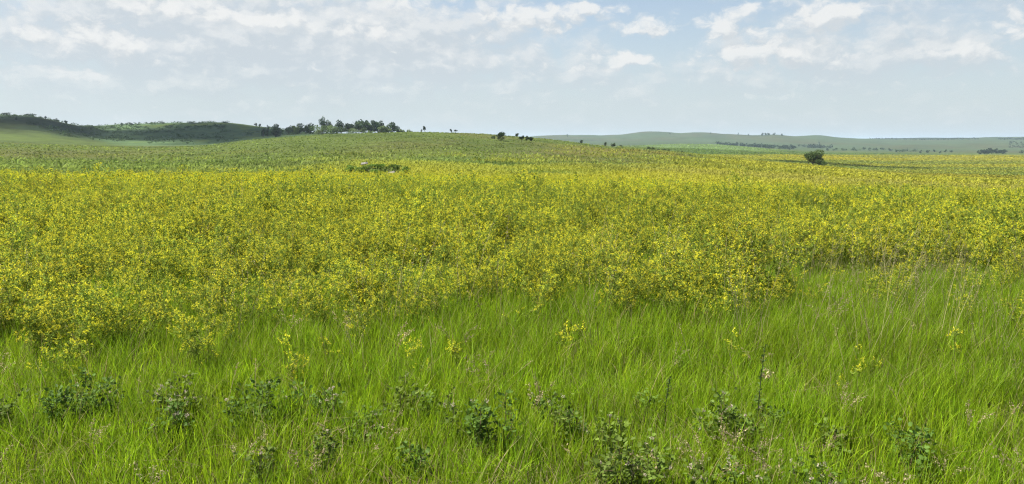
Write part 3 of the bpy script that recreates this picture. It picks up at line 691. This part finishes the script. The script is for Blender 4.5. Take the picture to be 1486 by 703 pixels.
# the grove beyond the hilltop: (column, top, width, distance, tone, label)
DK, LT = (.070, .110, .052), (.170, .230, .080)
GROVE = [(383, 181.8, 5, 590, DK, 'leftmost small tree of the grove beyond the hilltop'), (389, 183, 4, 592, DK, 'second small tree from the left end of the grove'),
 (400.7, 181.2, 13, 588, DK, 'rounded tree apart at the left of the grove, above a dark bush'), (400.5, 188, 8, 560, (.036, .06, .03), 'dark bush under the rounded tree at the left of the grove'),
 (420, 182.6, 12, 585, DK, 'left end of the separate clump before the main grove'), (429, 183.5, 8, 580, LT, 'small pale tree in the separate clump before the main grove'),
 (436.5, 182, 12, 582, DK, 'broad tree in the middle of the separate clump'), (444, 182.6, 9, 585, DK, 'narrow tree right of the middle of the separate clump'), (450.5, 180.2, 12, 582, DK, 'tallest tree at the right end of the separate clump'),
 (471.8, 171.0, 9.5, 565, DK, 'tallest dark tree of the whole grove, at its left end'), (479.5, 176, 7.5, 568, DK, 'shoulder tree right of the tallest dark tree'),
 (468.5, 182, 19, 535, LT, 'broad pale green tree in front of the tallest dark tree'), (462.5, 188, 10, 530, LT, 'low pale bush at the left foot of the main grove'),
 (482.5, 182, 13, 540, LT, 'pale rounded tree in front, second of the front row'), (494, 174.4, 11, 570, DK, 'pointed tree with feathery top, second tallest spire of the grove'),
 (497, 184.5, 16, 538, (.085, .125, .05), 'mid green round tree in front below the feathery spire'), (507.5, 179.8, 11, 565, DK, 'dark tree right of the feathery spire'),
 (518.5, 174.1, 12, 566, DK, 'tall tree rising at the middle of the grove'), (528, 176.2, 15, 565, DK, 'wide dark tree just right of the middle tall one'), (537, 177, 12, 566, DK, 'dark tree in the long even top of the grove'),
 (544.5, 177.8, 13, 564, DK, 'dark tree near the right end of the even top'), (552.5, 178.6, 9, 563, DK, 'last dark tree of the even top before a notch'), (513.5, 186, 15, 540, LT, 'pale low tree in front under the middle tall tree'),
 (526.5, 185.4, 13, 538, (.085, .125, .05), 'mid green low tree in the front row right of the pale one'), (536, 189.5, 9, 532, LT, 'small pale bush at the foot of the front row'), (568, 177, 16, 560, DK, 'large round tree at the right end of the grove'),
 (559, 182.4, 11, 545, LT, 'pale tree in the notch left of the large round end tree'), (554.5, 184, 9, 542, LT, 'low pale tree left of the notch'), (578.5, 185.2, 7.5, 550, DK, 'small dark bush right of the large round end tree'),
 (584, 188, 6, 545, LT, 'second small bush trailing off right of the grove'), (594.6, 188.2, 7, 540, LT, 'last low bush trailing off right of the grove')]
for i, (u, vt, w, d, c, lab) in enumerate(GROVE):
    tree(u, vt - .6, w * 1.45, d, lab, 950 + i, c, 'trees of the grove beyond the hilltop', trunk=.02 if c is LT else .04, n=900)

# bushes along the shoulder of the hill
for i, (u, vt, w, d, lab) in enumerate([(941.5, 213.4, 8, 335, 'leftmost bush of the clump on the hill shoulder'), (948, 214.2, 9, 333, 'second bush of the clump on the hill shoulder'), (955.5, 215.8, 8, 331, 'third bush of the clump on the hill shoulder'),
  (965, 215.6, 7, 330, 'separate round bush right of the clump on the hill shoulder'), (971, 216.6, 3.5, 330, 'thin bush right of the separate round bush'), (982, 220.6, 10, 328, 'low bush trailing down the shoulder'), (991, 222.6, 5, 326, 'last low bush down the shoulder'),
  (844, 203.4, 4, 345, 'small dark bush on the crest left of the shoulder scrub'), (879, 205.5, 4, 345, 'bush on the crest at the start of the shoulder scrub'), (890, 208.2, 5, 345, 'bush in the middle of the shoulder scrub'), (901, 210.8, 5, 344, 'bush at the lower end of the shoulder scrub')]):
    tree(u, vt - .6, w * 1.25, d, lab, 1000 + i, (.080, .112, .042), 'bushes on the hill shoulder', trunk=.04, n=260, name='bush', cat='bush')

# shrubs on the brushy hills at the left
for i, (u, vt, w, d, lab) in enumerate([(12, 164.8, 11, 722, 'flat dark shrub on the skyline at the far left'), (47, 165.8, 12, 722, 'second dark shrub on the left skyline'), (26.6, 175.5, 4, 650, 'narrow dark shrub on the slope near the left edge'),
  (44, 181, 7, 615, 'left stem of the largest shrub clump on the left slope'), (53, 180, 13, 615, 'largest dark shrub on the left slope'), (64, 186.4, 13, 600, 'grey green shrub right of the largest on the left slope'),
  (69, 171, 3, 722, 'tiny spike shrub on the falling left skyline'), (84.6, 173.8, 7, 722, 'wind swept tree on the falling left skyline'), (98.6, 176.4, 5, 724, 'smaller wind swept tree on the falling left skyline'),
  (163.6, 182.8, 21, 800, 'big dark thicket in the saddle between the two hills'), (178.5, 180.6, 4, 860, 'small dark shrub right of the saddle thicket'), (192, 180.4, 8, 860, 'round dark shrub on the second hill left part'),
  (237.7, 178.4, 9, 870, 'dark shrub near the top of the second hill'), (282, 183, 20, 830, 'wide dark thicket in the middle of the second hill'), (328, 180.6, 13, 850, 'dark thicket right of the middle of the second hill'), (320, 194, 20, 740, 'long dark thicket low on the second hill'),
  (130, 188, 22, 690, 'long dark thicket below the saddle'), (245, 190, 18, 770, 'dark thicket in a fold of the second hill'), (372, 181.6, 5, 860, 'small tree on the right end of the second hill'), (378, 182, 4, 850, 'tiny tree right of another at the second hill end')]):
    tree(u, vt, w, d, lab, 1050 + i, (.040, .064, .030), 'shrubs on the brushy left hills', trunk=.04, n=300, name='bush', cat='bush')

# far valley trees
ORD = 'first second third fourth fifth sixth seventh eighth ninth tenth eleventh twelfth thirteenth fourteenth fifteenth sixteenth seventeenth eighteenth nineteenth twentieth'.split()
ORD += ['twenty-' + o for o in ORD[:9]] + ['thirtieth'] + ['thirty-' + o for o in ORD[:9]]
VAL = [(1160, 213.6, 3.5), (1167, 213.4, 8), (1178, 213, 5), (1189, 209.5, 2.5), (1196, 213.5, 5), (1201.5, 218.4, 4), (1211, 217.5, 9), (1226, 217, 10), (1239, 216.3, 5), (1243, 219.3, 13), (1254, 215.7, 6), (1262, 216.2, 4), (1269, 217, 6), (1273, 216.4, 5),
 (1282, 216.4, 8), (1293, 217, 6), (1302, 221, 4), (1309, 220.8, 11), (1314, 218, 9), (1326, 219.4, 13), (1337, 222.4, 4), (1346, 221.6, 6), (1357, 219.3, 4), (1366, 223.4, 3.5), (1373, 220.3, 4), (1382, 220.3, 4), (1484, 220.6, 5)]
for i, (u, vt, w) in enumerate(VAL):
    d = float(np.interp(vt, [209, 214, 217.5, 221, 224], [2900, 2350, 1950, 1750, 1600])); tree(u, vt, w, d, 'far valley tree, %s from the left along the valley foot' % ORD[i], 1100 + i, (.050, .080, .040), 'trees along the far valley foot', n=160, parts=False, trunk=.03)
for i in range(13):
    u = 1424 + i * 2.95; tree(u, 215.2 + abs(i - 5.5) * .45 + rng.uniform(-.5, .5), 6, 1680 + rng.uniform(-40, 40), '%s tree from the left in the compact dark far right wood' % ORD[i], 1150 + i, (.026, .046, .026), 'trees of the compact wood', n=200, parts=False, trunk=.03)
for i, (u, vt, w) in enumerate([(823, 194.2, 2.2), (972, 203, 2), (1071, 202, 2), (1086, 200, 2.2), (1031, 207.5, 2.5), (1106, 196, 4), (1110, 196.3, 5), (1115, 196.2, 5), (1123, 196.2, 5), (1134, 196.3, 4)]):
    tree(u, vt, w, 3350, 'lone tree dotted on the far pale hills, %s from the left' % ORD[i], 1180 + i, (.034, .058, .030), 'trees dotted on the far hills', n=120, parts=False, trunk=.03)

def wood(name, rects, d0, d1, n, size, col, label, seed, zr=(4, 9)):
    """a distant wood that reads as one mass; rects: (u0, u1, d0, d1)"""
    g = np.random.default_rng(seed); mb = MB()
    for (u0, u1, a, b) in rects:
        k = int(n * (u1 - u0) / 50); u = g.uniform(u0, u1, k); d = g.uniform(a, b, k)
        for uu, dd in zip(u, d):
            p = at(uu, dd, 210); H = g.uniform(*zr); crown_quads(mb, g, p + [0, 0, H * .5], (H * .75, H * .75, H * .5), 26, size * H * .2, np.array(col) * g.uniform(.8, 1.2), 5)
    tag(mb.obj(name, M_TREE), label, 'woodland', kind='stuff')
wood('valley_woodland', [(1040, 1060, 1950, 2050), (1060, 1118, 1800, 2050), (1112, 1152, 1800, 1980), (1172, 1206, 2250, 2400)], 0, 0, 55, 1., (.036, .060, .034), 'dark strip of far woodland behind the pale green rise', 1200, (6, 11))
wood('ridge_woodland', [(1262, 1330, 3950, 4100), (1326, 1420, 3750, 4020), (1448, 1500, 3700, 4020), (1464, 1500, 2700, 3100)], 0, 0, 55, 1., (.034, .056, .034), 'bluish far woodland on the ridge at the right skyline', 1201, (4, 8))

def brush():
    g = np.random.default_rng(1210); mb = MB(); n = 5200; u = g.uniform(-120, 430, n); d = np.exp(g.uniform(math.log(560), math.log(930), n))
    az = ray(u, 205)[0]; x = d * np.sin(az); y = d * np.cos(az); z = height(x, y); m = fbm(x * .02, y * .012, 51, 5) * .5 + fbm(x * .09, y * .05, 55, 4) * .5 + .10 * smooth(60, 160, u)
    k = (m > .58 + .05 * (u > 150)) & (g.random(n) < .55) & ((u > 70) | (d > 640))
    for xx, yy, zz in zip(x[k], y[k], z[k]):
        h = g.uniform(.7, 2.0); crown_quads(mb, g, (xx, yy, zz + h * .4), (h * 1.3, h * 1.3, h * .6), 16, .30 * h, np.array((.085, .130, .050)) * g.uniform(.8, 1.2), 4)
    tag(mb.obj('hill_undergrowth', M_TREE), 'dark low brush covering the two hills at the left', 'undergrowth', kind='stuff'); print('brush', int(k.sum()))
brush()

# ------------------------------------------------------------------ mound with slabs
def slab(u, d, sx, sy, sz, rz, tilt, label, dz):
    import bmesh
    bm = bmesh.new(); bmesh.ops.create_cube(bm, size=1); bmesh.ops.scale(bm, vec=(sx, sy, sz), verts=bm.verts)
    bmesh.ops.subdivide_edges(bm, edges=bm.edges[:], cuts=4, use_grid_fill=True); g = np.random.default_rng(int(u))
    for v in bm.verts: v.co += v.co.normalized() * float(g.normal(0, .035)); v.co.z += float(g.normal(0, .012))
    me = bpy.data.meshes.new('limestone_slab'); bm.to_mesh(me); bm.free(); me.materials.append(M_STONE)
    p = at(u, d, 243); o = link('limestone_slab', me, None, p + [0, 0, dz]); o.rotation_euler = (tilt, R(-6), rz); tag(o, label, 'rock', 'pale slabs on the mound')
M_STONE = bpy.data.materials.new('pale_stone'); M_STONE.use_nodes = True
_nt = M_STONE.node_tree; _n = nn(_nt, 'ShaderNodeTexNoise', inp={'Scale': 6, 'Detail': 6}); _r = nn(_nt, 'ShaderNodeValToRGB'); _r.color_ramp.elements[0].color = (.17, .155, .13, 1); _r.color_ramp.elements[1].color = (.29, .27, .235, 1)
_nt.links.new(_n.outputs[0], _r.inputs[0]); _nt.links.new(_r.outputs[0], _nt.nodes['Principled BSDF'].inputs['Base Color']); _nt.nodes['Principled BSDF'].inputs['Roughness'].default_value = .9
slab(529, 65.5, .50, .30, .06, R(12), R(24), 'pale flat slab on the upper left of the green mound', .5)
slab(567, 61.2, .50, .30, .07, R(-8), R(28), 'pale flat slab on the lower right foot of the green mound', .45)
for i, (u, d, h, w, lab) in enumerate([(508, 65, 239.4, 22, 'green leafy bush on the left end of the mound'), (524, 63.6, 241, 24, 'green leafy bush below the upper slab on the mound'), (546, 66, 238, 26, 'green leafy bush on the top of the mound'), (549, 62.6, 243, 26, 'pale green bush low in the middle of the mound'), (572, 66.5, 238.6, 26, 'dark green leafy bush on the right top of the mound'), (588, 65, 242, 20, 'small dark bush on the right end of the mound')]):
    tree(u, h, w, d, lab, 1300 + i, (.165, .245, .045) if i != 4 else (.105, .17, .036), 'bushes growing on the mound', trunk=.02, n=1100, name='bush', cat='bush')

# ------------------------------------------------------------------ sun, sky, air
SUN_EL, SUN_AZ = R(58), R(-78)          # azimuth from +Y towards +X
sd = np.array([math.sin(SUN_AZ) * math.cos(SUN_EL), math.cos(SUN_AZ) * math.cos(SUN_EL), math.sin(SUN_EL)])
sun = bpy.data.lights.new('sun', 'SUN'); sun.energy = 5.0; sun.angle = R(.55); sun.color = (1, .955, .88)
so = bpy.data.objects.new('sun', sun); COL.objects.link(so); so.rotation_euler = (math.pi / 2 - SUN_EL, 0, math.pi - SUN_AZ)
so.location = (0, 0, 60)

# clouds overhead that shade the left hills and a strip of the valley
def cloud(cx, cy, cz, sx, sy, sz, label, seed):
    import bmesh
    g = np.random.default_rng(seed); mb = MB()
    for i in range(26):
        a = g.uniform(0, 6.28); rr = g.uniform(0, .85) ** .6; r = g.uniform(.22, .38) * (1.15 - rr * .6)
        bm = bmesh.new(); bmesh.ops.create_icosphere(bm, subdivisions=3, radius=1)
        c = np.array([np.cos(a) * rr * sx, np.sin(a) * rr * sy, sz * g.uniform(0, .7) * (1 - rr)])
        V = np.array([v.co for v in bm.verts]); nz = fbm(V[:, 0] * 2 + i, V[:, 1] * 2 + V[:, 2] * 1.7, 3, 3)
        V = V * (.8 + .5 * nz)[:, None] * np.array([r * sx, r * sy, r * max(sz, .5 * sx)]); V[:, 2] = np.where(V[:, 2] < -.1 * sz, -.1 * sz + (V[:, 2] + .1 * sz) * .15, V[:, 2]); V = V + c
        T = np.array([[v.index for v in f.verts] for f in bm.faces]); mb.tris(V[T], (.85, .86, .88)); bm.free()
    o = mb.obj('cloud', M_CLOUD, None, (cx, cy, cz)); tag(o, label, 'cloud', kind='structure')
M_CLOUD = bpy.data.materials.new('cloud_white'); M_CLOUD.use_nodes = True
M_CLOUD.node_tree.nodes['Principled BSDF'].inputs['Base Color'].default_value = (.86, .87, .89, 1); M_CLOUD.node_tree.nodes['Principled BSDF'].inputs['Roughness'].default_value = 1; M_CLOUD.node_tree.nodes['Principled BSDF'].inputs['Alpha'].default_value = .33
def shade(u, d, sx, sy, seed, label, zc=1100):
    p = at(u, d, 205); k = (zc - p[2]) / sd[2]; c = p + sd * k; cloud(c[0], c[1], zc, sx, sy, .35 * min(sx, sy), label, seed)
shade(315, 730, 165, 205, 1, 'white cumulus cloud high over the left hills')
shade(1225, 520, 55, 40, 2, 'small white cumulus cloud high over the valley')

# air
hz = bpy.data.materials.new('haze_air'); hz.use_nodes = True; nt = hz.node_tree; nt.nodes.clear()
pv = nn(nt, 'ShaderNodeVolumePrincipled', inp={'Color': (.66, .82, 1.0, 1), 'Density': .80e-4, 'Anisotropy': .2}); ou = nn(nt, 'ShaderNodeOutputMaterial'); nt.links.new(pv.outputs[0], ou.inputs['Volume'])
zmin = -60.0
Vx = [(sx * 14500., sy * 14500., zz) for zz in (zmin, 66.0) for sx, sy in ((-1, -1), (1, -1), (1, 1), (-1, 1))]
me = bpy.data.meshes.new('haze'); me.from_pydata(Vx, [], [(3, 2, 1, 0), (4, 5, 6, 7), (0, 1, 5, 4), (1, 2, 6, 5), (2, 3, 7, 6), (3, 0, 4, 7)]); me.materials.append(hz)
o = link('haze', me); tag(o, 'pale blue summer haze over the far hills', 'haze', kind='stuff')

# world
W = bpy.data.worlds.new('World'); SC.world = W; W.use_nodes = True; W.cycles.sampling_method = 'MANUAL'; W.cycles.sample_map_resolution = 256; nt = W.node_tree; nt.nodes.clear(); L = nt.links.new
SKY = .1
sky = nn(nt, 'ShaderNodeTexSky', sky_type='NISHITA'); sky.sun_disc = False; sky.sun_elevation = SUN_EL; sky.sun_rotation = SUN_AZ; sky.air_density = 1.0; sky.dust_density = 1.5; sky.ozone_density = 1.5; sky.altitude = 500
tc = nn(nt, 'ShaderNodeTexCoord'); sx = nn(nt, 'ShaderNodeSeparateXYZ'); L(tc.outputs['Generated'], sx.inputs[0])
def mth(op, a, b=None, c=None):
    n = nn(nt, 'ShaderNodeMath', operation=op)
    for i, v in enumerate((a, b, c)):
        if v is None: continue
        if isinstance(v, (int, float)): n.inputs[i].default_value = v
        else: L(v, n.inputs[i])
    return n.outputs[0]
azn = mth('ARCTAN2', sx.outputs[0], sx.outputs[1]); eln = mth('ARCSINE', sx.outputs[2])
cb = nn(nt, 'ShaderNodeCombineXYZ'); L(azn, cb.inputs[0]); L(eln, cb.inputs[1])
# cloud cover as a function of direction (azimuth, elevation)
cg = bpy.data.node_groups.new('cloud_cover', 'ShaderNodeTree'); cg.interface.new_socket('P', in_out='INPUT', socket_type='NodeSocketVector'); cg.interface.new_socket('Cover', in_out='OUTPUT', socket_type='NodeSocketFloat'); cg.interface.new_socket('Puff', in_out='OUTPUT', socket_type='NodeSocketFloat')
def build_cover():
    n_ = lambda t, **k: nn(cg, t, **k); l = cg.links.new
    gi = n_('NodeGroupInput'); go = n_('NodeGroupOutput')
    def vm(op, a, b):
        n = n_('ShaderNodeVectorMath', operation=op)
        for i, v in enumerate((a, b)):
            if isinstance(v, tuple): n.inputs[i].default_value = v
            else: l(v, n.inputs[i])
        return n
    def m(op, a, b=None, c=None):
        n = n_('ShaderNodeMath', operation=op)
        for i, v in enumerate((a, b, c)):
            if v is None: continue
            if isinstance(v, (int, float)): n.inputs[i].default_value = v
            else: l(v, n.inputs[i])
        return n.outputs[0]
    P = gi.outputs[0]
    wn = n_('ShaderNodeTexNoise', inp={'Scale': 1, 'Detail': 4, 'Roughness': .55}); l(vm('MULTIPLY', P, (34., 46., 1.)).outputs[0], wn.inputs['Vector'])
    off = vm('MULTIPLY', vm('SUBTRACT', wn.outputs['Color'], (.5, .5, .5)).outputs[0], (.030, .024, 0.)).outputs[0]
    Pw = vm('ADD', P, off).outputs[0]
    n2 = n_('ShaderNodeTexVoronoi', feature='SMOOTH_F1', voronoi_dimensions='2D', normalize=True, inp={'Scale': 1, 'Detail': 3.0, 'Roughness': .55, 'Smoothness': .35}); l(vm('MULTIPLY', Pw, (30., 48., 1.)).outputs[0], n2.inputs['Vector'])
    n1 = n_('ShaderNodeTexNoise', inp={'Scale': 1, 'Detail': 3, 'Roughness': .5}); l(vm('MULTIPLY', Pw, (13., 26., 1.)).outputs[0], n1.inputs['Vector']); soft_b = m('MULTIPLY', m('SUBTRACT', .34, n2.outputs[0]), .55)
    tot = 0.0
    def blob(u, v, su, sv, w):
        a, s = ray(u, v); e = math.atan(float(s)); q = vm('MULTIPLY', vm('SUBTRACT', Pw, (float(a), e, 0.)).outputs[0], (F / su, F / sv, 0.)).outputs[0]
        dt = n_('ShaderNodeVectorMath', operation='DOT_PRODUCT'); l(q, dt.inputs[0]); l(q, dt.inputs[1])
        return m('MULTIPLY', m('POWER', math.e, m('MULTIPLY', dt.outputs['Value'], -1.0)), w)
    for b in SOFT: tot = m('ADD', blob(*b), tot)
    soft = m('ADD', m('ADD', tot, soft_b), m('MULTIPLY', m('SUBTRACT', n1.outputs[0], .5), 1.1))
    tp = 0.0
    for b in PUFF: tp = m('ADD', blob(*b), tp)
    puff = m('ADD', tp, m('MULTIPLY', m('SUBTRACT', .34, n2.outputs[0]), 1.6))
    l(soft, go.inputs[0]); l(puff, go.inputs[1])
SOFT = [(200, 30, 420, 60, .42), (500, 60, 260, 70, .38), (250, 110, 500, 40, .22), (1290, 50, 240, 55, .36), (960, 15, 130, 30, -.25), (930, 62, 150, 22, -.12), (1000, 30, 40, 40, -.2), (743, 190, 1600, 60, .12), (840, 110, 120, 30, .15), (1180, 100, 130, 30, .15)]
PUFF = [(755, 28, 60, 16, 0.62), (805, 42, 50, 10, 0.45), (845, 12, 55, 12, 0.55), (940, 42, 36, 13, 0.65), (912, 88, 42, 13, 0.62), (848, 98, 16, 7, 0.4), (1045, 38, 26, 16, 0.66), (1075, 48, 30, 8, 0.45), (1080, 14, 32, 9, 0.5), (1185, 28, 36, 20, 0.66), (1230, 14, 28, 16, 0.55), (1070, 80, 34, 14, 0.64), (1110, 72, 30, 12, 0.42), (1140, 85, 70, 16, 0.38), (1118, 138, 28, 8, 0.5), (1400, 75, 40, 12, 0.5), (1482, 40, 18, 18, 0.65), (180, 62, 50, 18, 0.5), (60, 45, 60, 18, 0.46), (330, 22, 60, 18, 0.48), (420, 35, 60, 16, 0.42), (540, 45, 50, 14, 0.55), (150, 105, 40, 10, 0.4), (40, 100, 60, 12, 0.42), (600, 8, 70, 12, 0.38), (215, 12, 60, 14, 0.40)]
build_cover()
def cover_node(vec):
    n = nt.nodes.new('ShaderNodeGroup'); n.node_tree = cg; L(vec, n.inputs[0]); return n
c1 = cover_node(cb.outputs[0]); ofs = nn(nt, 'ShaderNodeVectorMath', operation='ADD', inp={1: (-.008, .013, 0)}); L(cb.outputs[0], ofs.inputs[0]); c2 = cover_node(ofs.outputs[0])
def mrange(v, a, b, lo=0., hi=1., st='SMOOTHSTEP'):
    n = nn(nt, 'ShaderNodeMapRange', interpolation_type=st, inp={'From Min': a, 'From Max': b, 'To Min': lo, 'To Max': hi}); L(v, n.inputs[0]); return n.outputs[0]
def cmix(a, b, f):
    n = nn(nt, 'ShaderNodeMix', data_type='RGBA')
    for i, v in ((6, a), (7, b)):
        if isinstance(v, tuple): n.inputs[i].default_value = v + (1,)
        else: L(v, n.inputs[i])
    L(f, n.inputs[0]); return n.outputs[2]
tint = nn(nt, 'ShaderNodeMix', data_type='RGBA', blend_type='MULTIPLY', inp={0: 1.0}); L(sky.outputs[0], tint.inputs[6]); tint.inputs[7].default_value = (.66, .64, .62, 1)
sc_ = .468 / SKY
base = cmix((.575 * sc_, .655 * sc_, .705 * sc_), tint.outputs[2], mrange(eln, -.02, .27, 0., 1., 'LINEAR'))
lit_s = mrange(mth('SUBTRACT', c1.outputs[0], c2.outputs[0]), -.12, .22); lit_p = mrange(mth('SUBTRACT', c1.outputs[1], c2.outputs[1]), -.25, .35)
col_s = cmix((.565 * sc_, .62 * sc_, .665 * sc_), (.72 * sc_, .745 * sc_, .76 * sc_), lit_s); col_p = cmix((.61 * sc_, .65 * sc_, .68 * sc_), (.82 * sc_, .825 * sc_, .82 * sc_), lit_p)
hzf = mrange(eln, .005, .12)     # clouds fade into the air near the horizon
s_a = mth('MULTIPLY', mrange(c1.outputs[0], -.05, .50), mrange(eln, .02, .12, .25, .92)); p_a = mth('MULTIPLY', mrange(c1.outputs[1], .18, .70), mth('MULTIPLY_ADD', hzf, .68, .2))
colr = cmix(base, col_s, s_a); colr = cmix(colr, col_p, p_a)
bg = nn(nt, 'ShaderNodeBackground', inp={'Strength': SKY}); L(colr, bg.inputs[0]); wo = nn(nt, 'ShaderNodeOutputWorld'); L(bg.outputs[0], wo.inputs[0])

# ------------------------------------------------------------------ camera and view
cam = bpy.data.cameras.new('camera'); cam.sensor_width = 36; cam.lens = 36 * F / 1486; cam.clip_start = .05; cam.clip_end = 40000
co = bpy.data.objects.new('camera', cam); COL.objects.link(co); co.location = (0, 0, HC); co.rotation_euler = (math.pi / 2 - PITCH, 0, 0); SC.camera = co
SC.view_settings.view_transform = 'Standard'; SC.view_settings.look = 'None'; SC.view_settings.exposure = 1.2; SC.view_settings.gamma = 1; SC.view_settings.use_curve_mapping = False
cy = SC.cycles; cy.use_denoising = True; cy.denoising_prefilter = 'NONE'; cy.pixel_filter_type = "BLACKMAN_HARRIS"; cy.filter_width = 1.2; cy.max_bounces = 6; cy.diffuse_bounces = 3; cy.glossy_bounces = 2; cy.transmission_bounces = 4; cy.volume_bounces = 1; cy.transparent_max_bounces = 8
